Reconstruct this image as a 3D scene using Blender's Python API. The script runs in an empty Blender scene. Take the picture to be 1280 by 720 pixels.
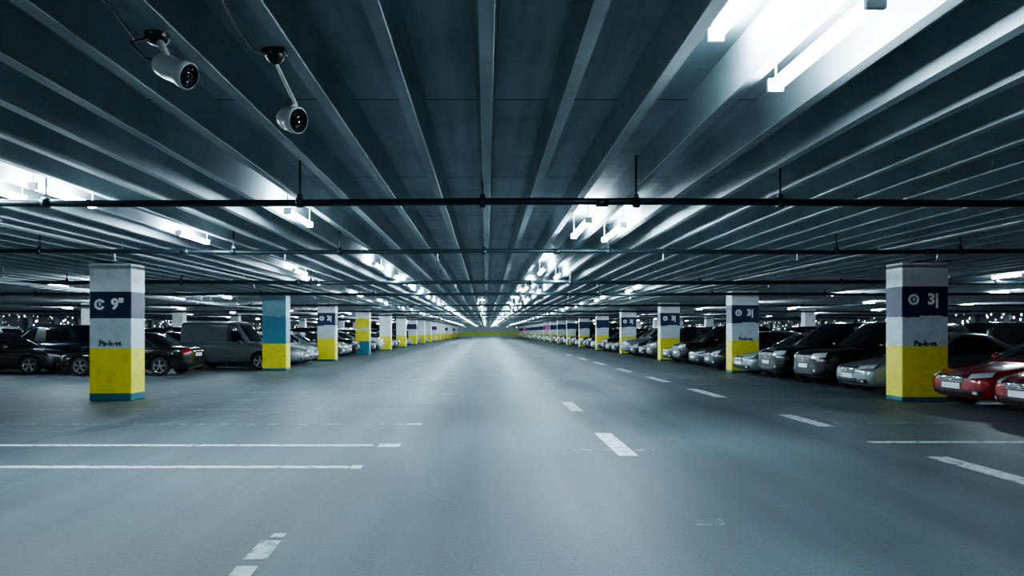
import bpy, bmesh, math, random
from mathutils import Vector, Matrix
from mathutils.bvhtree import BVHTree
random.seed(7)
S = bpy.context.scene
COL = S.collection

# ------------------------------------------------------------------ materials
def new_mat(name):
    m = bpy.data.materials.new(name); m.use_nodes = True
    nt = m.node_tree; b = nt.nodes['Principled BSDF']
    return m, nt, b

def N(nt, t, **kw):
    n = nt.nodes.new(t)
    for k, v in kw.items():
        if k in n.inputs: n.inputs[k].default_value = v
        else: setattr(n, k, v)
    return n

def ramp(nt, src, stops):
    r = nt.nodes.new('ShaderNodeValToRGB')
    while len(r.color_ramp.elements) < len(stops): r.color_ramp.elements.new(0.5)
    for e, (p, c) in zip(r.color_ramp.elements, stops):
        e.position = p; e.color = (c[0], c[1], c[2], 1)
    nt.links.new(src, r.inputs[0]); return r

def simple(name, col, rough=0.5, metal=0.0, coat=0.0, noise=0.12, scale=8.0, emis=None, es=0):
    m, nt, b = new_mat(name)
    tc = N(nt, 'ShaderNodeTexCoord')
    nz = N(nt, 'ShaderNodeTexNoise', Scale=scale, Detail=4.0)
    nt.links.new(tc.outputs['Object'], nz.inputs['Vector'])
    lo = [c*(1-noise) for c in col]; hi = [min(1, c*(1+noise)) for c in col]
    r = ramp(nt, nz.outputs[0], [(0.3, lo), (0.7, hi)])
    nt.links.new(r.outputs[0], b.inputs['Base Color'])
    b.inputs['Roughness'].default_value = rough
    b.inputs['Metallic'].default_value = metal
    b.inputs['Coat Weight'].default_value = coat
    b.inputs['Coat Roughness'].default_value = 0.04
    if emis:
        b.inputs['Emission Color'].default_value = (*emis, 1)
        b.inputs['Emission Strength'].default_value = es
    return m

def floor_material():
    m, nt, b = new_mat('floor_concrete')
    L = nt.links
    g = N(nt, 'ShaderNodeNewGeometry')
    n1 = N(nt, 'ShaderNodeTexNoise', Scale=0.35, Detail=6.0, Roughness=0.6)
    L.new(g.outputs['Position'], n1.inputs['Vector'])
    mp = N(nt, 'ShaderNodeMapping'); mp.inputs['Scale'].default_value = (1.6, 0.12, 1)
    L.new(g.outputs['Position'], mp.inputs[0])
    n2 = N(nt, 'ShaderNodeTexNoise', Scale=1.0, Detail=5.0)
    L.new(mp.outputs[0], n2.inputs['Vector'])
    n3 = N(nt, 'ShaderNodeTexNoise', Scale=45.0, Detail=5.0, Roughness=0.75)
    L.new(g.outputs['Position'], n3.inputs['Vector'])
    a = N(nt, 'ShaderNodeMath', operation='ADD'); L.new(n1.outputs[0], a.inputs[0]); L.new(n2.outputs[0], a.inputs[1])
    a2 = N(nt, 'ShaderNodeMath', operation='MULTIPLY_ADD'); L.new(n3.outputs[0], a2.inputs[0]); a2.inputs[1].default_value = 1.5; L.new(a.outputs[0], a2.inputs[2])
    dv = N(nt, 'ShaderNodeMath', operation='DIVIDE'); L.new(a2.outputs[0], dv.inputs[0]); dv.inputs[1].default_value = 3.5
    r = ramp(nt, dv.outputs[0], [(0.40, (0.036, 0.050, 0.058)), (0.60, (0.108, 0.140, 0.157))])
    L.new(r.outputs[0], b.inputs['Base Color'])
    rr = N(nt, 'ShaderNodeMapRange'); L.new(n1.outputs[0], rr.inputs[0])
    rr.inputs[1].default_value = 0.3; rr.inputs[2].default_value = 0.7
    rr.inputs[3].default_value = 0.47; rr.inputs[4].default_value = 0.62
    L.new(rr.outputs[0], b.inputs['Roughness'])
    b.inputs['IOR'].default_value = 1.55
    bp = N(nt, 'ShaderNodeBump', Strength=0.5, Distance=0.006); L.new(n3.outputs[0], bp.inputs['Height'])
    L.new(bp.outputs[0], b.inputs['Normal'])
    return m

def ceiling_material(name, lo, hi, seams=True):
    m, nt, b = new_mat(name)
    L = nt.links
    g = N(nt, 'ShaderNodeNewGeometry')
    n1 = N(nt, 'ShaderNodeTexNoise', Scale=1.3, Detail=6.0, Roughness=0.65)
    L.new(g.outputs['Position'], n1.inputs['Vector'])
    mp = N(nt, 'ShaderNodeMapping'); mp.inputs['Scale'].default_value = (9, 0.5, 1)
    L.new(g.outputs['Position'], mp.inputs[0])
    n2 = N(nt, 'ShaderNodeTexNoise', Scale=1.0, Detail=4.0); L.new(mp.outputs[0], n2.inputs['Vector'])
    a = N(nt, 'ShaderNodeMath', operation='ADD'); L.new(n1.outputs[0], a.inputs[0]); L.new(n2.outputs[0], a.inputs[1])
    d = N(nt, 'ShaderNodeMath', operation='MULTIPLY'); L.new(a.outputs[0], d.inputs[0]); d.inputs[1].default_value = 0.5
    r = ramp(nt, d.outputs[0], [(0.38, lo), (0.62, hi)])
    out = r.outputs[0]
    if seams:
        sp = N(nt, 'ShaderNodeSeparateXYZ'); L.new(g.outputs['Position'], sp.inputs[0])
        mo = N(nt, 'ShaderNodeMath', operation='PINGPONG'); L.new(sp.outputs[1], mo.inputs[0]); mo.inputs[1].default_value = 1.3
        lt = N(nt, 'ShaderNodeMath', operation='LESS_THAN'); L.new(mo.outputs[0], lt.inputs[0]); lt.inputs[1].default_value = 0.012
        mx = N(nt, 'ShaderNodeMix', data_type='RGBA'); L.new(lt.outputs[0], mx.inputs[0])
        L.new(out, mx.inputs[6]); mx.inputs[7].default_value = (0.04, 0.055, 0.06, 1)
        out = mx.outputs[2]
    L.new(out, b.inputs['Base Color'])
    b.inputs['Roughness'].default_value = 0.6
    bp = N(nt, 'ShaderNodeBump', Strength=0.2, Distance=0.01); L.new(n1.outputs[0], bp.inputs['Height'])
    L.new(bp.outputs[0], b.inputs['Normal'])
    return m

def pillar_material(name, bands, seed=0.0):
    """bands: list of (z_top, colour) from bottom to top, object-space z"""
    m, nt, b = new_mat(name)
    L = nt.links
    tc = N(nt, 'ShaderNodeTexCoord')
    sp = N(nt, 'ShaderNodeSeparateXYZ'); L.new(tc.outputs['Object'], sp.inputs[0])
    mp = N(nt, 'ShaderNodeMapping'); mp.inputs['Location'].default_value = (seed, seed*2, seed)
    L.new(tc.outputs['Object'], mp.inputs[0])
    nz = N(nt, 'ShaderNodeTexNoise', Scale=3.0, Detail=5.0); L.new(mp.outputs[0], nz.inputs['Vector'])
    ms = N(nt, 'ShaderNodeMath', operation='MULTIPLY_ADD'); L.new(nz.outputs[0], ms.inputs[0]); ms.inputs[1].default_value = 0.22
    L.new(sp.outputs[2], ms.inputs[2])
    jag = ms.outputs[0]
    cur = None
    for i, (zt, col, rag) in enumerate(bands):
        rgb = N(nt, 'ShaderNodeRGB'); rgb.outputs[0].default_value = (*col, 1)
        if cur is None: cur = rgb.outputs[0]; prev = (zt, rag); continue
        gt = N(nt, 'ShaderNodeMath', operation='GREATER_THAN')
        L.new(jag if prev[1] else sp.outputs[2], gt.inputs[0]); gt.inputs[1].default_value = prev[0] + (0.11 if prev[1] else 0)
        mx = N(nt, 'ShaderNodeMix', data_type='RGBA'); L.new(gt.outputs[0], mx.inputs[0])
        L.new(cur, mx.inputs[6]); L.new(rgb.outputs[0], mx.inputs[7]); cur = mx.outputs[2]; prev = (zt, rag)
    n2 = N(nt, 'ShaderNodeTexNoise', Scale=5.0, Detail=6.0, Roughness=0.7); L.new(mp.outputs[0], n2.inputs['Vector'])
    r = ramp(nt, n2.outputs[0], [(0.30, (0.74, 0.75, 0.76)), (0.52, (1, 1, 1))])
    mu = N(nt, 'ShaderNodeMix', data_type='RGBA', blend_type='MULTIPLY'); mu.inputs[0].default_value = 1
    L.new(cur, mu.inputs[6]); L.new(r.outputs[0], mu.inputs[7])
    L.new(mu.outputs[2], b.inputs['Base Color'])
    b.inputs['Roughness'].default_value = 0.45
    return m

def worn_paint(name, col, thr=0.42, scale=9.0, alpha=1.0):
    m, nt, b = new_mat(name)
    L = nt.links
    g = N(nt, 'ShaderNodeNewGeometry')
    nz = N(nt, 'ShaderNodeTexNoise', Scale=scale, Detail=8.0, Roughness=0.75); L.new(g.outputs['Position'], nz.inputs['Vector'])
    r = ramp(nt, nz.outputs[0], [(thr-0.07, (0, 0, 0)), (thr+0.07, (alpha, alpha, alpha))])
    b.inputs['Base Color'].default_value = (*col, 1); b.inputs['Roughness'].default_value = 0.5
    L.new(r.outputs[0], b.inputs['Alpha'])
    return m

def emit(name, col, s):
    m, nt, b = new_mat(name)
    e = N(nt, 'ShaderNodeEmission', Strength=s); e.inputs[0].default_value = (*col, 1)
    nt.links.new(e.outputs[0], nt.nodes['Material Output'].inputs[0])
    return m

def sparkle_dots(name, s):  # random emissive dots imitate the sparkle of distant lights
    m, nt, b = new_mat(name); L = nt.links
    g = N(nt, 'ShaderNodeNewGeometry')
    vo = N(nt, 'ShaderNodeTexVoronoi', Scale=2.6); L.new(g.outputs['Position'], vo.inputs['Vector'])
    r = ramp(nt, vo.outputs['Distance'], [(0.20, (1, 1, 1)), (0.26, (0, 0, 0))])
    nz = N(nt, 'ShaderNodeTexNoise', Scale=.9, Detail=3.0); L.new(g.outputs['Position'], nz.inputs['Vector'])
    r2 = ramp(nt, nz.outputs[0], [(0.42, (0.05, .05, .05)), (0.6, (1, 1, 1))])
    mu = N(nt, 'ShaderNodeMath', operation='MULTIPLY'); L.new(r.outputs[0], mu.inputs[0]); L.new(r2.outputs[0], mu.inputs[1])
    m2 = N(nt, 'ShaderNodeMath', operation='MULTIPLY'); L.new(mu.outputs[0], m2.inputs[0]); m2.inputs[1].default_value = s
    b.inputs['Base Color'].default_value = (.03, .04, .045, 1)
    b.inputs['Emission Color'].default_value = (.75, .9, 1, 1)
    L.new(m2.outputs[0], b.inputs['Emission Strength'])
    return m

M_floor = floor_material()
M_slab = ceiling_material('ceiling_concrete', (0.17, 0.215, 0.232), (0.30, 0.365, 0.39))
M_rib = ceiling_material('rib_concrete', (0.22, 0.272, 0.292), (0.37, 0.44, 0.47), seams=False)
M_wall = ceiling_material('wall_concrete', (0.12, 0.155, 0.175), (0.22, 0.27, 0.30), seams=False)
M_yellow = simple('yellow_paint', (0.20, 0.25, 0.02), 0.4)
M_pipe = simple('pipe_dark_metal', (0.02, 0.035, 0.042), 0.35, 0.5)
M_steel = simple('galvanised_steel', (0.25, 0.29, 0.31), 0.35, 0.7)
M_black = simple('black_plastic', (0.008, 0.009, 0.011), 0.35)
M_camw = simple('grey_camera_housing', (0.62, 0.66, 0.68), 0.35)
M_lens = simple('camera_lens_glass', (0.004, 0.005, 0.008), 0.05, coat=1.0)
M_tube = emit('fluorescent_diffuser', (0.73, 0.91, 1.0), 200)
M_cap = simple('lamp_endcap', (0.6, 0.65, 0.68), 0.4)
M_sparkle = sparkle_dots('sparkle_emission', 9.0)  # dotted glow standing in for far lights and clutter
M_paintW = worn_paint('worn_white_paint', (0.60, 0.68, 0.72), 0.42)
M_paintF = worn_paint('faded_white_paint', (0.34, 0.41, 0.45), 0.49, 6.0, 0.8)
M_tire = worn_paint('tire_rubber_mark', (0.30, 0.37, 0.40), 0.42, 2.5, 0.22)
M_text = simple('white_lettering', (0.85, 0.9, 0.92), 0.5)
M_textd = simple('dark_lettering', (0.02, 0.03, 0.06), 0.5)
M_pink = simple('pink_sign_face', (0.6, 0.05, 0.25), 0.5, emis=(1, 0.1, 0.4), es=0.15)

P_paint = {
 'black': simple('car_paint_black', (0.008, 0.009, 0.011), 0.25, 0.2, 1.0, 0.05),
 'graphite': simple('car_paint_graphite', (0.03, 0.035, 0.042), 0.28, 0.6, 1.0, 0.05),
 'blue': simple('car_paint_dark_blue', (0.01, 0.018, 0.035), 0.28, 0.5, 1.0, 0.05),
 'silver': simple('car_paint_silver', (0.27, 0.31, 0.34), 0.28, 0.6, 1.0, 0.03),
 'white': simple('car_paint_white', (0.60, 0.64, 0.67), 0.3, 0.0, 1.0, 0.03),
 'red': simple('car_paint_red', (0.26, 0.006, 0.013), 0.25, 0.2, 1.0, 0.05),
 'grey': simple('van_paint_grey', (0.07, 0.085, 0.097), 0.5, 0.0, 0.2, 0.08),
}
CM = [P_paint['black'], M_black,
      simple('car_glass', (0.008, 0.011, 0.014), 0.04, 0.0, 1.0, 0.0),
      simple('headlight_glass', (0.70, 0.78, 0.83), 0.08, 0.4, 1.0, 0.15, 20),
      simple('alloy_rim', (0.45, 0.48, 0.5), 0.22, 0.9),
      simple('tyre_rubber', (0.012, 0.013, 0.014), 0.75),
      simple('taillight_red', (0.35, 0.01, 0.01), 0.12, 0.0, 1.0),
      simple('number_plate', (0.7, 0.74, 0.76), 0.4),
      simple('chrome_trim', (0.7, 0.73, 0.75), 0.08, 1.0)]

# ------------------------------------------------------------------ mesh helper
class MB:
    def __init__(s): s.v=[]; s.f=[]; s.m=[]; s.s=[]
    def add(s, vs, fs, mat=0, smooth=False):
        o=len(s.v); s.v += [tuple(v) for v in vs]
        for f in fs: s.f.append(tuple(i+o for i in f)); s.m.append(mat); s.s.append(smooth)
    def box(s, c, d, mat=0, bev=0.0):
        x,y,z=c; a,b,h=d[0]/2,d[1]/2,d[2]/2
        vs=[(x+i*a,y+j*b,z+k*h) for i in(-1,1) for j in(-1,1) for k in(-1,1)]
        if bev:
            bm=bmesh.new()
            V=[bm.verts.new(v) for v in vs]
            for f in [(0,1,3,2),(4,6,7,5),(0,4,5,1),(2,3,7,6),(0,2,6,4),(1,5,7,3)]: bm.faces.new([V[i] for i in f])
            bmesh.ops.bevel(bm, geom=bm.edges[:], offset=bev, segments=2, affect='EDGES', profile=0.5)
            bm.verts.index_update()
            s.add([v.co[:] for v in bm.verts],[[v.index for v in f.verts] for f in bm.faces],mat); bm.free(); return
        s.add(vs,[(0,1,3,2),(4,6,7,5),(0,4,5,1),(2,3,7,6),(0,2,6,4),(1,5,7,3)],mat)
    def tube(s, pts, r, mat=0, n=12, cap=True, rads=None):
        pts=[Vector(p) for p in pts]; rings=[]
        up=None
        for i,p in enumerate(pts):
            t=(pts[min(i+1,len(pts)-1)]-pts[max(i-1,0)]).normalized()
            if up is None:
                up=Vector((0,0,1)) if abs(t.z)<0.9 else Vector((1,0,0))
            a=t.cross(up).normalized(); b=a.cross(t).normalized(); up=b
            rr=rads[i] if rads else r
            rings.append([p+a*math.cos(2*math.pi*k/n)*rr+b*math.sin(2*math.pi*k/n)*rr for k in range(n)])
        vs=[v for r_ in rings for v in r_]; fs=[]
        for i in range(len(pts)-1):
            for k in range(n):
                fs.append((i*n+k,i*n+(k+1)%n,(i+1)*n+(k+1)%n,(i+1)*n+k))
        s.add(vs,fs,mat,True)
        if cap:
            s.add(rings[0],[tuple(range(n))[::-1]],mat); s.add(rings[-1],[tuple(range(n))],mat)
    def lathe(s, c, axis, prof, mat=0, n=24, smooth=True):
        """prof: list of (along, radius)"""
        ax=Vector(axis).normalized(); u=Vector((0,0,1)) if abs(ax.z)<.9 else Vector((1,0,0))
        a=ax.cross(u).normalized(); b=a.cross(ax); c=Vector(c)
        vs=[];fs=[]
        for (t,r) in prof:
            for k in range(n):
                vs.append(c+ax*t+a*math.cos(2*math.pi*k/n)*r+b*math.sin(2*math.pi*k/n)*r)
        for i in range(len(prof)-1):
            for k in range(n): fs.append((i*n+k,i*n+(k+1)%n,(i+1)*n+(k+1)%n,(i+1)*n+k))
        s.add(vs,fs,mat,smooth)
    def mesh(s, name, mats):
        me=bpy.data.meshes.new(name); me.from_pydata(s.v,[],s.f)
        for m in mats: me.materials.append(m)
        me.polygons.foreach_set('material_index', s.m); me.polygons.foreach_set('use_smooth', s.s)
        me.update(); return me
    def obj(s, name, mats, loc=(0,0,0), rot=(0,0,0), parent=None):
        o=bpy.data.objects.new(name, s.mesh(name,mats)); COL.objects.link(o)
        o.location=loc; o.rotation_euler=rot
        if parent: o.parent=parent
        return o

def evaluated(ob):
    dg=bpy.context.evaluated_depsgraph_get(); dg.update()
    e=ob.evaluated_get(dg); me=bpy.data.meshes.new_from_object(e); return me

# ------------------------------------------------------------------ car builder
def car_mesh(name, p):
    L=p['L']; X0=-L/2
    # hull
    mb=MB(); rings=[]
    for (x,w,zb,zt) in p['hull']:
        half=[(0,zb),(.80*w,zb),(.97*w,zb+.07),(1.0*w,zb+(zt-zb)*.35),(1.0*w,zb+(zt-zb)*.70),(.95*w,zt-.07),(.80*w,zt-.015),(0,zt+.02)]
        ring=half+[(-y,z) for y,z in half[-2:0:-1]]
        rings.append([(X0+x,y,z) for y,z in ring])
    n=len(rings[0]); vs=[v for r in rings for v in r]; fs=[]
    for i in range(len(rings)-1):
        for k in range(n): fs.append((i*n+k,i*n+(k+1)%n,(i+1)*n+(k+1)%n,(i+1)*n+k))
    m=len(rings)-1
    for base in (0,m*n):
        h=n//2
        for k in range(0,h):
            a,b=k,k+1; c,d=(n-k-1)%n,(n-k)%n
            q2=[]
            for i_ in [base+a,base+b,base+c,base+d]:
                if i_ not in q2: q2.append(i_)
            if len(q2)>=3: fs.append(tuple(q2))
    mb.add(vs,fs,0,True)
    hull=mb.obj('tmp_hull',CM)
    bm=bmesh.new(); bm.from_mesh(hull.data); bmesh.ops.recalc_face_normals(bm,faces=bm.faces); bm.to_mesh(hull.data); bm.free()
    sm=hull.modifiers.new('s','SUBSURF'); sm.levels=2; sm.render_levels=2
    R=p['R']
    cb=MB()
    for wx in p['wheels']:
        for sg in (1,-1):
            c=(X0+wx, sg*.86, R+.01); N_=28
            ys=(-.26,.26); v=[]
            for yy in ys:
                for k in range(N_): v.append((c[0]+math.cos(2*math.pi*k/N_)*(R+.055),c[1]+yy,c[2]+math.sin(2*math.pi*k/N_)*(R+.055)))
            f=[(k,(k+1)%N_,N_+(k+1)%N_,N_+k) for k in range(N_)]+[tuple(range(N_))[::-1],tuple(range(N_,2*N_))]
            cb.add(v,f,1)
    cut=cb.obj('tmp_cut',CM)
    bm=bmesh.new(); bm.from_mesh(cut.data); bmesh.ops.recalc_face_normals(bm,faces=bm.faces); bm.to_mesh(cut.data); bm.free()
    bo=hull.modifiers.new('b','BOOLEAN'); bo.operation='DIFFERENCE'; bo.solver='EXACT'; bo.object=cut
    me_h=evaluated(hull)
    # greenhouse
    g=p['gh']; mb=MB()
    def ring(z,xf,xr,w,xb):
        h=[(xf,0),(xf+.05,.62*w),(xf+.15,.90*w),(xf+.27,.985*w),(xb-.045,w),(xb+.045,w),(xr-g.get('c1',.42),.99*w),(xr-g.get('c2',.18),.93*w),(xr-.05,.65*w),(xr,0)]
        full=h+[(x,-y) for x,y in h[-2:0:-1]]
        return [(X0+x,y,z) for x,y in full]
    B,Rf=g['base'],g['roof']  # (z,xf,xr,w)
    xb=g['xb']
    def lp(t): return [B[i]+(Rf[i]-B[i])*t for i in range(4)]
    lv=[]
    for t in (-.15,.03,.5,.97):
        q=lp(t); lv.append(ring(q[0],q[1],q[2],q[3],xb))
    q=lp(1); lv.append(ring(q[0]+.045,q[1]+.10,q[2]-.10,q[3]*.93,xb))
    lv.append(ring(q[0]+.075,q[1]+.35,q[2]-.30,q[3]*.60,xb))
    n=len(lv[0]); vs=[v for r in lv for v in r]
    glass_k=g.get('glass',{0,1,3,5,7,8})
    hk=n//2
    for i in range(len(lv)-1):
        for k in range(n):
            kk=k if k<hk else n-1-k
            mat=2 if (i in (1,2) and kk in glass_k) else 0
            if i in(1,2) and kk==4: mat=1
            mb.f.append((i*n+k,i*n+(k+1)%n,(i+1)*n+(k+1)%n,(i+1)*n+k)); mb.m.append(mat); mb.s.append(True)
    mb.v=[tuple(v) for v in vs]
    base=(len(lv)-1)*n
    for k in range(0,hk):
        q=[]
        for i_ in [base+k,base+k+1,base+(n-k-1)%n,base+(n-k)%n]:
            if i_ not in q: q.append(i_)
        if len(q)>=3: mb.f.append(tuple(q)); mb.m.append(0); mb.s.append(True)
    gh=mb.obj('tmp_gh',CM)
    bm=bmesh.new(); bm.from_mesh(gh.data); bmesh.ops.recalc_face_normals(bm,faces=bm.faces); bm.to_mesh(gh.data); bm.free()
    sm=gh.modifiers.new('s','SUBSURF'); sm.levels=2; sm.render_levels=2
    me_g=evaluated(gh)
    # details
    D=MB()
    bv=BVHTree.FromPolygons([v.co[:] for v in me_h.vertices],[tuple(f.vertices) for f in me_h.polygons])
    def patch(corners, frame, mat, nu=8, nv=4, off=.007):
        """corners: 4 (u,v); frame(u,v)->(origin,dir)"""
        P=[];ok=[]
        for j in range(nv+1):
            for i in range(nu+1):
                s_,t_=i/nu,j/nv
                u=(1-t_)*((1-s_)*corners[0][0]+s_*corners[1][0])+t_*((1-s_)*corners[3][0]+s_*corners[2][0])
                v=(1-t_)*((1-s_)*corners[0][1]+s_*corners[1][1])+t_*((1-s_)*corners[3][1]+s_*corners[2][1])
                o,d=frame(u,v); h=bv.ray_cast(Vector(o),Vector(d).normalized())
                if h[0] is None: P.append((0,0,0)); ok.append(False)
                else:
                    nn=h[1]
                    if nn.dot(Vector(d))>0: nn=-nn
                    P.append(tuple(h[0]+nn*off)); ok.append(True)
        F=[]
        for j in range(nv):
            for i in range(nu):
                q=[j*(nu+1)+i,j*(nu+1)+i+1,(j+1)*(nu+1)+i+1,(j+1)*(nu+1)+i]
                if all(ok[a] for a in q): F.append(q)
        if F: D.add(P,F,mat,True)
    fr=lambda u,v:((X0-2,u,v),(1,0,0))
    bk=lambda u,v:((-X0+2,u,v),(-1,0,0))
    for sg in (1,-1):
        fd=lambda u,v,sg=sg:((X0-1.0,sg*(u+.5),v),(1,-.45*sg,0))
        hl=p['head']
        patch([(a,b) for a,b in hl],fd,1,10,5,.004)
        cx=sum(a for a,b in hl)/4; cz=sum(b for a,b in hl)/4
        patch([(cx+(a-cx)*.90,cz+(b-cz)*.82) for a,b in hl],fd,3,10,5,.009)
        bd=lambda u,v,sg=sg:((-X0+1.0,sg*(u+.5),v),(-1,-.45*sg,0))
        patch(p['tail'],bd,6,8,5)
        fz=p['fog']
        ff=fr if sg==1 else (lambda u,v:((X0-2,-u,v),(1,0,0)))
        patch([(.50,fz-.05),(.70,fz-.04),(.70,fz+.05),(.52,fz+.05)],ff,1,4,3)
        patch([(.56,fz-.025),(.64,fz-.025),(.64,fz+.03),(.56,fz+.03)],ff,3,3,3,.011)
        sd=lambda u,v,sg=sg:((X0+u,sg*2,v),(0,-sg,0))
        zt=g['base'][0]-.03; w1=p['wheels'][0]+R+.10; 
        for xx,x2 in ((w1+.02,w1+.06),(xb,xb),(p['wheels'][1]-R*.55,p['wheels'][1]-R-.06)):
            patch([(x2-.006,.28),(x2+.006,.28),(xx+.006,zt),(xx-.006,zt)],sd,1,1,10,.003)
        patch([(w1,.27),(p['wheels'][1]-R-.06,.27),(p['wheels'][1]-R-.06,.283),(w1,.283)],sd,1,14,1,.003)
        for hx in (xb-.24,g['base'][2]-.95 if g['base'][2]-.95>xb+.4 else xb+.75):
            D.box((X0+hx,sg*(p['W']+.005),zt-.10),(.19,.03,.03),8,.008)
        mx=X0+g['base'][1]+.52; mz=g['base'][0]+.05; 
        D.lathe((mx,sg*(g['base'][3]+.05),mz),(0,sg,0),[(-.06,.015),(.0,.02),(.05,.05),(.08,.085),(.15,.09),(.20,.07),(.215,.01)],0,12)
    gr=p['grille']; gw,z0,z1=gr
    patch([(-gw*.85,z0),(gw*.85,z0),(gw,z1),(-gw,z1)],fr,1,12,4,.006)
    for k in range(1,4):
        zz=z0+(z1-z0)*k/4
        patch([(-gw*.85,zz-.007),(gw*.85,zz-.007),(gw*.85,zz+.007),(-gw*.85,zz+.007)],fr,8,12,1,.013)
    patch([(-gw,z1),(gw,z1),(gw,z1+.018),(-gw,z1+.018)],fr,8,12,1,.014)
    patch([(-.04,z0+.05),(.04,z0+.05),(.04,z1-.03),(-.04,z1-.03)],fr,8,3,3,.018)
    patch([(-.5,p['fog']-.06),(.5,p['fog']-.06),(.44,p['fog']+.06),(-.44,p['fog']+.06)],fr,1,12,3,.006)
    pz=(z0+p['fog']+.06)/2
    patch([(-.26,pz-.055),(.26,pz-.055),(.26,pz+.055),(-.26,pz+.055)],fr,7,6,2,.016)
    rz=p['rplate']
    patch([(-.26,rz-.06),(.26,rz-.06),(.26,rz+.06),(-.26,rz+.06)],bk,7,6,2,.012)
    patch([(-.6,.34),(.6,.34),(.6,.44),(-.6,.44)],bk,1,10,2,.008)
    # wheels
    for wx in p['wheels']:
        for sg in (1,-1):
            c=(X0+wx,sg*(p['W']-.13),R)
            r2=R*.68
            D.lathe(c,(0,sg,0),[(-.10,r2),(-.11,R*.9),(-.085,R*.985),(-.03,R),(.03,R),(.085,R*.985),(.11,R*.9),(.10,r2*1.02)],5,28)
            D.lathe(c,(0,sg,0),[(.10,r2*1.02),(.098,r2*.94),(.06,r2*.9),(-.05,r2*.9),(-.06,.0)],4,28)
            D.lathe(c,(0,sg,0),[(.02,r2*.9),(.02,.0)],1,20)
            D.lathe(c,(0,sg,0),[(.02,.06),(.085,.055),(.09,.0)],4,14)
            for k in range(5):
                a=2*math.pi*k/5+.3
                d=Vector((math.cos(a),0,math.sin(a))); t=Vector((-math.sin(a),0,math.cos(a)))
                C=Vector(c); o=Vector((0,sg,0))
                vv=[]
                for (rr,hw,yo) in ((.02,.03,.08),(r2*.96,.045,.095)):
                    for s1 in(-1,1):
                        vv.append(C+d*rr+t*hw*s1+o*yo); vv.append(C+d*rr+t*hw*s1+o*(yo-.04))
                D.add(vv,[(0,2,6,4),(1,5,7,3),(0,4,5,1),(2,3,7,6)],4)
    me_d=D.mesh('tmp_d',CM)
    bm=bmesh.new()
    for me in (me_h,me_g,me_d): bm.from_mesh(me)
    out=bpy.data.meshes.new(name); bm.to_mesh(out); bm.free()
    for m_ in CM: out.materials.append(m_)
    for o in (hull,cut,gh): bpy.data.objects.remove(o)
    return out

sedan=dict(L=4.6,W=.90,R=.32,wheels=(.90,3.62),fog=.34,rplate=.72,
  hull=[(0.02,.50,.30,.62),(.06,.66,.24,.67),(.22,.80,.19,.74),(.55,.87,.18,.81),(1.0,.90,.18,.88),(1.35,.905,.18,.94),(2.0,.905,.18,.97),(3.0,.905,.18,.99),(3.7,.90,.19,1.01),(4.2,.87,.20,1.02),(4.48,.80,.24,.98),(4.57,.70,.30,.92),(4.6,.55,.36,.84)],
  gh=dict(base=(.93,1.15,4.12,.82),roof=(1.42,2.05,3.20,.66),xb=2.48),
  head=[(.40,.58),(.86,.64),(.86,.75),(.42,.69)],tail=[(.44,.78),(.84,.76),(.84,.90),(.50,.93)],grille=(.38,.50,.65))
suv=dict(L=4.65,W=.93,R=.37,wheels=(.92,3.64),fog=.46,rplate=.85,
  hull=[(0.02,.58,.36,.84),(.06,.72,.30,.92),(.20,.84,.25,.99),(.5,.90,.24,1.04),(1.0,.93,.24,1.09),(1.35,.935,.24,1.12),(2.0,.935,.24,1.14),(3.0,.935,.24,1.16),(3.8,.93,.25,1.18),(4.3,.91,.27,1.18),(4.55,.86,.30,1.12),(4.62,.78,.38,1.04),(4.65,.62,.44,.9)],
  gh=dict(base=(1.10,1.12,4.58,.86),roof=(1.72,1.85,4.20,.73),xb=2.45,c1=.62,c2=.22),
  head=[(.40,.76),(.90,.82),(.90,.96),(.42,.92)],tail=[(.60,.86),(.88,.84),(.88,1.08),(.66,1.08)],grille=(.42,.64,.86))
hatch=dict(L=4.1,W=.87,R=.31,wheels=(.80,3.32),fog=.34,rplate=.78,
  hull=[(0.02,.50,.30,.66),(.06,.64,.24,.72),(.20,.78,.19,.80),(.45,.84,.18,.86),(.85,.87,.18,.92),(1.2,.875,.18,.97),(1.8,.875,.18,.99),(2.8,.875,.18,1.02),(3.4,.87,.19,1.04),(3.8,.84,.21,1.03),(4.02,.78,.25,.98),(4.08,.70,.30,.92),(4.1,.55,.36,.84)],
  gh=dict(base=(.95,.92,4.02,.79),roof=(1.46,1.70,3.60,.63),xb=2.15,c1=.55,c2=.2),
  head=[(.38,.60),(.83,.68),(.83,.82),(.42,.74)],tail=[(.56,.78),(.82,.78),(.82,1.0),(.62,1.0)],grille=(.36,.50,.66))
van=dict(L=4.1,W=.90,R=.33,wheels=(.75,3.25),fog=.38,rplate=.72,
  hull=[(0.02,.58,.34,.76),(.06,.72,.28,.84),(.18,.84,.23,.93),(.45,.89,.22,1.0),(.8,.90,.22,1.06),(1.1,.905,.22,1.12),(1.9,.905,.22,1.15),(2.8,.905,.22,1.15),(3.5,.905,.22,1.15),(3.95,.90,.23,1.15),(4.05,.88,.26,1.14),(4.09,.84,.30,1.10),(4.1,.75,.34,1.05)],
  gh=dict(base=(1.05,.95,4.10,.87),roof=(1.86,1.50,4.06,.86),xb=2.0,c1=1.9,c2=.12,glass={0,1,3}),
  head=[(.42,.70),(.88,.78),(.88,.92),(.46,.86)],tail=[(.72,.70),(.88,.70),(.88,1.06),(.76,1.06)],grille=(.42,.56,.72))
ME={'sedan':car_mesh('sedan_body',sedan),'suv':car_mesh('suv_body',suv),'hatch':car_mesh('hatchback_body',hatch),'van':car_mesh('van_body',van)}
LEN={'sedan':4.6,'suv':4.65,'hatch':4.1,'van':4.1}
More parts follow.
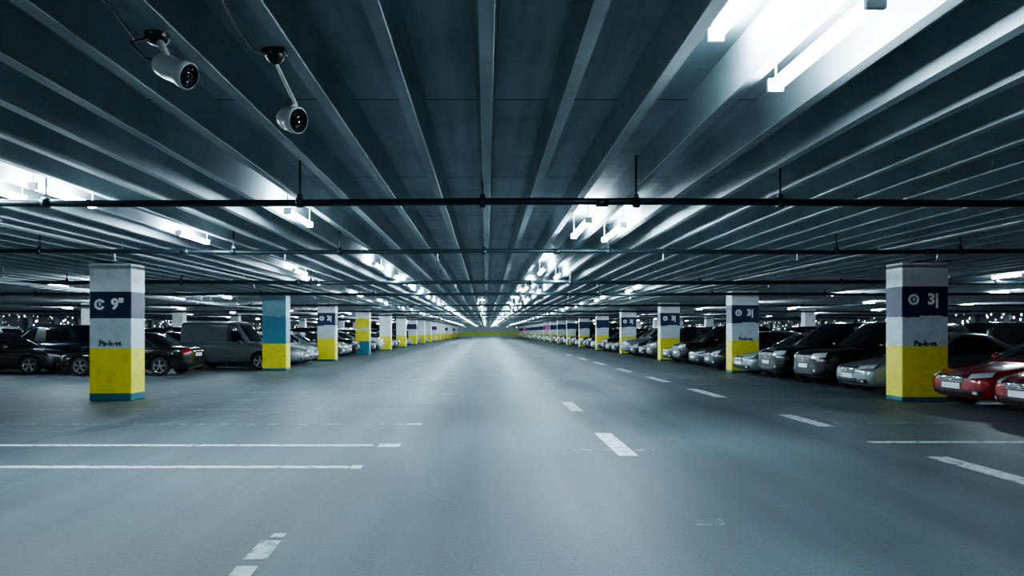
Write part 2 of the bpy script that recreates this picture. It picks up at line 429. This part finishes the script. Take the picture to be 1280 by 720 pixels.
NAMES={'sedan':'sedan_car','suv':'suv_car','hatch':'hatchback_car','van':'cargo_van'}
def car(kind,color,x,y,rot=0.0,coll=None):
    o=bpy.data.objects.new(NAMES[kind],ME[kind]); (coll or COL).objects.link(o)
    o.location=(x,y,0); o.rotation_euler=(0,0,rot)
    o.material_slots[0].link='OBJECT'; o.material_slots[0].material=P_paint[color]
    return o
def nosed(kind,color,xn,y,side,jit=0.03):
    x=xn+side*LEN[kind]/2
    return car(kind,color,x,y,(0 if side>0 else math.pi)+random.uniform(-jit,jit))

# ------------------------------------------------------------------ room shell
XL,XR,YB,YF=-37,37,-16,200
RB,SL=3.0,3.27
def box_obj(name,c,d,mat,bev=0):
    mb=MB(); mb.box((0,0,0),d,0,bev); return mb.obj(name,[mat],c)
box_obj('floor',((XL+XR)/2,(YB+YF)/2,-.1),(XR-XL+.6,YF-YB+.6,.2),M_floor)
box_obj('ceiling',((XL+XR)/2,(YB+YF)/2,SL+.1),(XR-XL+.6,YF-YB+.6,.2),M_slab)
mb=MB(); SP=.53
k=-69
while k<=69:
    x=k*SP; a,b=.038,.068
    v=[(x-a,YB,RB),(x+a,YB,RB),(x+b,YB,SL),(x-b,YB,SL),(x-a,YF,RB),(x+a,YF,RB),(x+b,YF,SL),(x-b,YF,SL)]
    mb.add(v,[(0,1,5,4),(1,2,6,5),(3,0,4,7),(0,3,2,1),(4,5,6,7)],0)
    k+=1
mb.obj('ceiling_ribs',[M_rib])
box_obj('wall_back',(0,YB-.15,SL/2),(XR-XL+.6,.3,SL),M_wall)
mb=MB()
mb.box((0,0,0),(XR-XL+.6,.3,SL),0); mb.box((0,-.17,-SL/2+1.0),(30,.05,1.1),1)
mb.obj('wall_end',[M_wall,M_yellow],(0,YF+.15,SL/2))
for sgn,nm in ((-1,'wall_left'),(1,'wall_right')):
    mb=MB(); X=XL-.15 if sgn<0 else XR+.15
    mb.box((0,0,-SL/2+.5),(.3,YF-YB,1.0),0); mb.box((0,0,SL/2-.2),(.3,YF-YB,.4),0)
    y=YB
    while y<YF:
        mb.box((0,y-(YB+YF)/2,0.1),(.26,.5,2.1),0); y+=3.4
    mb.obj(nm,[M_wall],(X,(YB+YF)/2,SL/2))
    mb=MB()
    mb.box((sgn*.1,0,0),(.02,YF-YB,1.95),0)
    mb.obj('sparkle_panel_1' if sgn<0 else 'sparkle_panel_2',[M_sparkle],(X,(YB+YF)/2,1.94))  # glowing panel added to stand in for distant lights behind the car rows

# ------------------------------------------------------------------ pillars
YEL=(0.74,0.66,0.03); NAV=(0.014,0.026,0.08); WHT=(0.74,0.79,0.82); GRY=(0.50,0.58,0.64); TEA=(0.02,0.12,0.17); LTE=(0.06,0.20,0.28)
PM={
 'a':pillar_material('pillar_paint_a',[(.16,TEA,0),(1.15,YEL,0),(1.80,GRY,0),(2.38,NAV,0),(9,WHT,0)],1.0),
 'b':pillar_material('pillar_paint_b',[(.10,TEA,0),(1.20,YEL,0),(1.84,GRY,1),(2.48,NAV,0),(9,WHT,0)],3.0),
 'c':pillar_material('pillar_paint_c',[(.10,TEA,0),(1.05,YEL,0),(2.1,LTE,1),(9,(0.20,.38,.45),0)],5.0),
 'd':pillar_material('pillar_paint_d',[(.10,TEA,0),(1.15,YEL,0),(9,WHT,0)],7.0),
 'e':pillar_material('pillar_paint_e',[(.9,LTE,0),(1.6,YEL,0),(1.75,GRY,0),(2.4,YEL,0),(9,WHT,0)],9.0)}
def text(s,size,loc,mat,parent,name,bold=.012):
    cu=bpy.data.curves.new(name,'FONT'); cu.body=s; cu.size=size; cu.align_x='CENTER'; cu.align_y='CENTER'; cu.extrude=.002; cu.offset=bold
    o=bpy.data.objects.new(name,cu); COL.objects.link(o); cu.materials.append(mat)
    o.location=loc; o.rotation_euler=(math.pi/2,0,0); o.parent=parent
    return o
def pillar(xc,yfront,kind,w=.95,dp=.6,label=None,small=None):
    mb=MB(); mb.box((0,0,RB/2),(w,dp,RB),0,.02)
    # painted pictograms on the sign band
    zc=2.10 if kind=='a' else 2.20; yf=-dp/2-.004
    o=mb.obj('concrete_pillar',[PM[kind]],(xc,yfront+dp/2,0))
    if label:
        pm=MB(); cx=-w*.25; ro,ri=.12,.065; nn=28
        vs=[];fs=[]
        for k in range(nn):
            a=2*math.pi*k/nn; c_,s_=math.cos(a),math.sin(a)
            vs+=[(cx+ro*c_,yf,zc+ro*s_),(cx+ri*c_,yf,zc+ri*s_)]
        for k in range(nn):
            if label=='C' and k in (0,1,nn-1,nn-2): continue
            j=(k+1)%nn; fs.append((2*k,2*j,2*j+1,2*k+1))
        pm.add(vs,fs,0)
        pm.add([(cx-.02,yf,zc-.03),(cx+.03,yf,zc-.03),(cx+.03,yf,zc+.04),(cx-.02,yf,zc+.04)],[(0,1,2,3)],0)
        pm.obj('bay_pictogram',[M_text],parent=o)
        text('9"' if kind=='a' else '3|',.32,(w*.17,yf,zc),M_text,o,'bay_lettering',.014)
    if small: text(small,.17,(0,-dp/2-.004,1.25),M_textd,o,'small_lettering',.006)
    return o
RP=[14.7+10.2*i for i in range(18)]
LP=[14.9,26.4,35.0]+[45.2+10.2*i for i in range(15)]
for i,y in enumerate(RP):
    pillar(8.95+.5,y,'b',w=1.0,label='O' if i<4 else None,small='Pa-k-vs' if i<2 else None)
for i,y in enumerate(LP):
    kd={0:'a',1:'c',2:'b',3:'e'}.get(i,'d' if i%3 else 'a')
    pillar(-7.75-.46,y,kd,w=.92,label='C' if i==0 else ('O' if i==2 else None),small='Pa-k-vs' if i==0 else None)
for y in RP[1::1][:9]:
    for x in (-20.5,21.5): pillar(x,y,'d',.7,.6)

# ------------------------------------------------------------------ lamps
def lamp_mesh(Ln,rods=True):
    LM=MB(); n=10; w,h=.042,.035
    ring=[(math.cos(2*math.pi*k/n)*w,math.sin(2*math.pi*k/n)*h) for k in range(n)]
    vs=[(x,-Ln/2,z) for x,z in ring]+[(x,Ln/2,z) for x,z in ring]
    LM.add(vs,[(k,(k+1)%n,n+(k+1)%n,n+k) for k in range(n)],0,True)
    for s1 in (-1,1): LM.box((0,s1*(Ln/2+.015),0),(.095,.03,.08),1,.008)
    if rods:
        for s1 in (-1,1): LM.tube([(0,s1*(Ln/2+.01),.03),(0,s1*(Ln/2+.01),.315)],.006,1,6)
    return LM.mesh('fluorescent_lamp',[M_tube,M_cap])
lamp_me=lamp_mesh(1.0); lamp_long=lamp_mesh(1.45); lamp_flush=lamp_mesh(.85,False)
def lamp(x,y,z=2.95,snap=True,me=None):
    if snap:
        k=round((x-SP/2)/SP); x=(k+.5)*SP
    o=bpy.data.objects.new('fluorescent_lamp',me or lamp_me); COL.objects.link(o); o.location=(x,y,z); return o
lamp(1.70,3.5,2.95,False)
lamp(1.325,3.5,3.215,False,lamp_flush)
lamp(1.70,-6); lamp(-2.6,-7); lamp(-5.2,-2)  # unseen lamps behind the camera, added to light the foreground
lamp(1.32,9.6,me=lamp_long); lamp(1.85,10.0,me=lamp_long)
y=16.2
while y<190:
    lamp(1.32,y,me=lamp_long); lamp(1.85,y+1.6 if y<80 else y,me=lamp_me)
    lamp(-2.6,y-1.2)
    if y<120: lamp(-2.6,y+1.9)
    y+=6.3
for x in (-9,-6,-3,0,3,6,9): lamp(x,196.5)  # lamp row added to brighten the end wall
lamp(-2.6,8.7)
lamp(-4.6,7.3,me=lamp_me)
for y in (10.5,16.5): lamp(-4.6,y)
lamp(-5.2,6.9)
y=20
while y<150: lamp(-5.2,y); y+=7
y=24
while y<150: lamp(5.0,y); lamp(-.25,y+14); y+=7  # extra rows added for more light along the aisle
y=11.5
while y<120:
    lamp(13.6,y+6.2); lamp(-13.6,y+1.5); lamp(-25,y+4); lamp(25.5,y+8)
    lamp(-10.8,y+8.5); lamp(-19,y+5); lamp(19,y+5); y+=8.5  # bay lamps added to brighten the ribs over the parked cars

# ------------------------------------------------------------------ pipes
def pipe(y,z,r,name,hang,x0=-36.5,x1=36.5):
    mb=MB(); pts=[(x0+(x1-x0)*i/40,y,z+.012*math.sin(i*1.3)) for i in range(41)]
    mb.tube(pts,r,0,12)
    for hx in hang:
        mb.tube([(hx,y,z),(hx,y,SL)],.011,0,8)
        mb.lathe((hx-.03,y,z),(1,0,0),[(0,r*1.0),(0,r*1.5),(.06,r*1.5),(.06,r)],0,14)
        mb.box((hx,y,z+r*1.6),(.05,.03,.05),0)
    xx=x0+1
    while xx<x1:
        mb.lathe((xx,y,z),(1,0,0),[(0,r),(0,r*1.25),(.12,r*1.25),(.12,r)],0,14)
        xx+=6.1
    mb.obj(name,[M_pipe])
hx=lambda px,zz,yy:(px-608)*yy/853
pipe(6.85,2.80,.036,'sprinkler_pipe',[hx(p,0,6.85) for p in (58,375,603,795,975)]+[-8,-12,-16,6.5,10,14])
pipe(11.2,2.82,.036,'sprinkler_pipe',[hx(p,0,11.2) for p in (50,292,425,605,760,1045,1200)]+[-12,-16,12,16])
pipe(17.9,2.80,.05,'sprinkler_pipe',[-14.5,-11,-8,-4.6,-1.2,2.2,5.6,9.3,12,16])
for y in (24.2,34.5,44.6,55,65,75): pipe(y,2.84,.05,'sprinkler_pipe',[-16,-12,-8,-4,0,4,8,12,16])
mb=MB()
for x in (-6.4,-12.6,6.9,12.2):
    mb.tube([(x,8,2.93),(x,100,2.93)],.025,0,8)
    y=9
    while y<99: mb.tube([(x,y,2.93),(x,y,SL)],.008,0,6); y+=3
mb.obj('electrical_conduit',[M_steel])
mb=MB()
for yy in (11.2,17.9,24.2):
    for x in (-6.1,-3.3,-.8,2.9,5.1,7.4):
        mb.tube([(x,yy,2.78),(x,yy,2.70)],.012,0,6); mb.lathe((x,yy,2.70),(0,0,-1),[(0,.012),(.01,.03),(.03,.035),(.035,.005)],0,10)
mb.obj('sprinkler_heads',[M_steel])
mb=MB()
for s1 in (-1,1): mb.box((-11.5+s1*.18,50,2.68),(.02,70,.08),0)
y=15.2
while y<84: mb.box((-11.5,y,2.65),(.36,.04,.02),0); y+=.5
y=16
while y<84:
    for s1 in(-1,1): mb.tube([(-11.5+s1*.18,y,2.68),(-11.5+s1*.18,y,SL)],.008,0,6)
    y+=3
mb.obj('cable_tray',[M_steel])

# ------------------------------------------------------------------ security cameras
def cam_body(mb,c,d,ln=.20,r=.062):
    c=Vector(c); d=Vector(d).normalized()
    mb.lathe(c,d,[(-ln/2,0),(-ln/2,r*.72),(-ln/2+.02,r*.90),(-ln*.12,r),(ln/2-.03,r),(ln/2-.02,r*1.10),(ln/2+.015,r*1.12),(ln/2+.02,r*1.0)],0,28)
    mb.lathe(c,d,[(ln/2+.02,r*1.0),(ln/2+.004,r*.92),(ln/2+.002,0)],1,28)
    mb.lathe(c,d,[(ln/2+.003,r*.45),(ln/2+.018,r*.42),(ln/2+.022,r*.30),(ln/2+.012,0)],2,20)
    for k in range(10):
        a=2*math.pi*k/10; u=d.cross(Vector((0,0,1))).normalized(); v=u.cross(d)
        p=c+d*(ln/2+.004)+(u*math.cos(a)+v*math.sin(a))*r*.68
        mb.lathe(p,d,[(0,.007),(.006,.006),(.008,0)],2,8)
mb=MB()
cA=Vector((-1.565,3.40,2.81)); dA=Vector((.86,-.22,-.42)).normalized()
cam_body(mb,cA,dA,.18,.060)
mb.tube([cA-dA*.03+Vector((0,0,.045)),cA-dA*.07+Vector((0,0,.10)),(-1.66,3.44,2.99)],.018,0,10)
mb.lathe((-1.66,3.44,3.0),(0,0,-1),[(0,.06),(.03,.06),(.05,.035),(.055,0)],1,20)
mb.tube([(-1.66,3.44,2.97),(-1.72,3.35,2.93),(-1.70,3.1,2.97),(-1.66,2.7,2.99),(-1.64,2.0,2.99)],.007,1,6)
mb.tube([cA-dA*.08,(-1.68,3.36,2.85),(-1.72,3.3,2.90),(-1.66,3.40,2.97)],.006,1,6)
mb.obj('security_camera',[M_camw,M_black,M_lens])
mb=MB()
mB=Vector((-1.12,3.62,2.995))
mb.lathe(mB,(0,0,-1),[(0,.05),(.02,.052),(.05,.045),(.075,.02),(.08,0)],1,22)
mb.box(mB+Vector((0,0,-.015)),(.12,.09,.03),1,.01)
eB=Vector((-1.02,3.66,2.72))
mb.tube([mB+Vector((0,0,-.06)),eB],.009,0,8)
cB=Vector((-1.05,3.64,2.635)); dB=Vector((.80,-.45,-.25)).normalized()
cam_body(mb,cB,dB,.10,.062)
mb.tube([eB+Vector((-.01,0,.01)),eB,cB+Vector((0,0,.05))],.012,0,8)
mb.tube([mB+Vector((0,0,-.04)),(-1.2,3.5,2.95),(-1.2,3.2,2.98),(-1.12,2.6,2.99),(-1.1,2.0,2.99)],.006,1,6)
mb.obj('security_camera',[M_camw,M_black,M_lens])

# ------------------------------------------------------------------ floor markings
def quad_mark(name,pts,mat,z=.004):
    mb=MB(); mb.add([(x,y,z) for x,y in pts],[tuple(range(len(pts)))],0); return mb.obj(name,[mat])
def G(px,py): d=1279.5/(py-415); return ((px-608)*d/853,d)
def line(name,x0,x1,y,w,mat): quad_mark(name,[(x0,y-w/2),(x1,y-w/2),(x1,y+w/2),(x0,y+w/2)],mat)
line('parking_line',-9.6,-1.52,7.57,.13,M_paintW)
line('parking_line',-1.50,-1.38,7.57,.19,M_paintW)
line('parking_line',-11,-1.50,9.02,.14,M_paintW)
line('parking_line',-1.42,-1.14,9.02,.24,M_paintW)
line('parking_line',-10,-1.35,11.1,.12,M_paintF)
line('parking_line',-1.30,-1.05,11.1,.18,M_paintW)
line('parking_line',-9,-1.4,13.2,.12,M_paintF)
line('parking_line',5.2,10.5,9.28,.15,M_paintW)
line('parking_line',5.6,9.2,11.2,.12,M_paintF)
line('parking_line',5.6,8.8,15.2,.12,M_paintF)
for y0 in (17,19.3,21.6,24,28):
    line('parking_line',-8.5,-2.0,y0,.14,M_paintF)
for y0 in (19.5,22,27): line('parking_line',5.6,8.6,y0,.14,M_paintF)
for (a,b) in ((6.2,8.2),(10.8,12.35),(15.6,18.0),(20.4,22.8),(25.5,28),(31,34),(37,40),(43,46)):
    quad_mark('lane_dash',[(5.27,a),(5.53,a),(5.53,b),(5.27,b)],M_paintW)
for (a,b,m_) in ((8.25,10.1,M_paintW),(12.9,14.6,M_paintW),(18,20,M_paintF),(23.5,25.5,M_paintF)):
    quad_mark('lane_dash',[(1.60,a),(1.84,a),(1.84,b),(1.60,b)],m_)
line('stop_line',1.02,1.58,8.65,.14,M_paintF)
line('stop_line',1.86,2.15,8.65,.14,M_paintF)
quad_mark('lane_dash',[G(303,700),G(333,700),G(352,676),G(327,676)],M_paintW)
quad_mark('lane_dash',[G(284,722),G(312,722),G(323,708),G(296,708)],M_paintW)
quad_mark('lane_dash',[G(337,672),G(354,672),G(359,667),G(343,667)],M_paintW)
quad_mark('lane_dash',[G(862,648),G(905,648),G(905,657),G(870,657)],M_paintF)
for y0 in (14.8,17.5,21): quad_mark('lane_dash',[(-1.7,y0),(-1.5,y0),(-1.5,y0+.9),(-1.7,y0+.9)],M_paintF)
def tire(pts,w=.16,z=.003):
    mb=MB(); P=[Vector((*G(*p),0)) for p in pts]
    Q=[]
    for i in range(len(P)-1):
        p0=P[max(i-1,0)];p1=P[i];p2=P[i+1];p3=P[min(i+2,len(P)-1)]
        for k in range(8):
            t=k/8; Q.append(.5*((2*p1)+(p2-p0)*t+(2*p0-5*p1+4*p2-p3)*t*t+(3*p1-p0-3*p2+p3)*t**3))
    Q.append(P[-1]); vs=[]
    for i,q in enumerate(Q):
        t=(Q[min(i+1,len(Q)-1)]-Q[max(i-1,0)]).normalized(); nn=Vector((-t.y,t.x,0))*w/2
        vs+= [(q.x-nn.x,q.y-nn.y,z),(q.x+nn.x,q.y+nn.y,z)]
    mb.add(vs,[(2*i,2*i+1,2*i+3,2*i+2) for i in range(len(Q)-1)],0)
    mb.obj('tire_track',[M_tire])
tire([(520,480),(505,530),(512,570),(530,605),(560,640)],.2)
tire([(40,540),(240,505),(420,495),(560,490)],.18,.002)
tire([(0,560),(200,530),(400,512),(560,505)],.18,.0025)
tire([(0,536),(60,540),(140,528),(200,508)],.2,.0028)

# ------------------------------------------------------------------ cars
nosed('sedan','red',8.95,11.45,1)
nosed('sedan','red',9.2,13.55,1,0.0)
seq=[('sedan','silver'),('suv','black'),('suv','black'),('sedan','silver')]
seq2=[('hatch','graphite'),('sedan','graphite'),('suv','black'),('sedan','blue')]
seq3=[('suv','graphite'),('sedan','black'),('hatch','black'),('suv','silver')]
kinds=['sedan','suv','hatch','sedan','suv']; cols=['black','black','graphite','silver','blue','white','black','graphite']
for bi in range(4):
    P=14.7+10.2*bi
    sq=[seq,seq2,seq3,seq2][bi]
    for j,off in enumerate((1.9,4.2,6.5,8.8)):
        kd,cl=sq[j]; nosed(kd,cl,8.7+random.uniform(-.05,.15),P+off,1)
car('sedan','black',-12.5,24.2,0.0)
car('van','grey',-10.35,28.1,math.pi)
car('sedan','silver',-10.3,30.5,math.pi); 
car('hatch','white',-10.2,32.8,math.pi)
for P in (35.0,45.2):
    for off in (1.9,4.2,6.5,8.8):
        nosed(random.choice(kinds),random.choice(cols),-8.0-random.uniform(0,.3),P+off,-1)
car('sedan','graphite',-17.6,24.9,math.pi+.05)
car('suv','blue',-17.6,27.5,0)
for i in range(15):
    y=30+i*2.5
    car(random.choice(kinds),random.choice(cols),-15.7,y,random.choice([0,math.pi]))
for i in range(16):
    y=12.5+i*2.5
    car(random.choice(kinds),random.choice(cols),16.0 ,y,random.choice([0,math.pi]))
for i in range(14):
    y=26+i*2.6
    car(random.choice(kinds),random.choice(cols),-25.2,y,random.choice([0,math.pi]))
    car(random.choice(kinds),random.choice(cols),26.5,y,random.choice([0,math.pi]))
for side,nx in ((1,8.8),(-1,-8.1)):
    bay=bpy.data.collections.new('parked_car_bay')
    for j,off in enumerate((1.9,4.2,6.5,8.8)):
        kd=['sedan','suv','hatch','suv'][j] if side>0 else ['suv','sedan','sedan','hatch'][j]
        cl=['silver','black','graphite','graphite'][j] if side>0 else ['black','white','graphite','blue'][j]
        car(kd,cl,nx+side*LEN[kd]/2,off,0 if side>0 else math.pi,bay)
        car('sedan','graphite' if j%2 else 'silver',nx+side*7.1,off,0,bay)
    for bi in range(13):
        P=55.5+10.2*bi if side>0 else 55.4+10.2*bi
        e=bpy.data.objects.new('row_of_parked_cars',None); COL.objects.link(e)
        e.instance_type='COLLECTION'; e.instance_collection=bay; e.location=(0,P,0)

# ------------------------------------------------------------------ hanging signs
def hsign(name,x,y,z,w,h,mat):
    mb=MB(); mb.box((0,0,0),(w,.06,h),0,.01)
    mb.box((0,-.032,0),(w*.86,.004,h*.12),1)
    for s1 in(-1,1): mb.tube([(s1*w*.4,0,h/2),(s1*w*.4,0,SL-z)],.012,1,6)
    mb.obj(name,[mat,M_black],(x,y,z))
for x,y in ((7.8,140),(7.8,88)): hsign('pink_hanging_sign',x,y,1.95,.45,.5,M_pink)

# ------------------------------------------------------------------ world, camera
w=bpy.data.worlds.new('world'); S.world=w; w.use_nodes=True
bg=w.node_tree.nodes['Background']; bg.inputs[0].default_value=(.35,.5,.62,1); bg.inputs[1].default_value=.3
cd=bpy.data.cameras.new('camera'); cam=bpy.data.objects.new('camera',cd); COL.objects.link(cam)
cd.sensor_width=36; cd.lens=24.0; cd.shift_x=32/1280; cd.shift_y=55/1280; cd.clip_end=500; cd.clip_start=.05
cam.location=(0,0,1.5); cam.rotation_euler=(math.pi/2,0,0)
S.camera=cam
S.view_settings.view_transform='AgX'
S.view_settings.look='AgX - Medium High Contrast'
S.view_settings.exposure=0.3
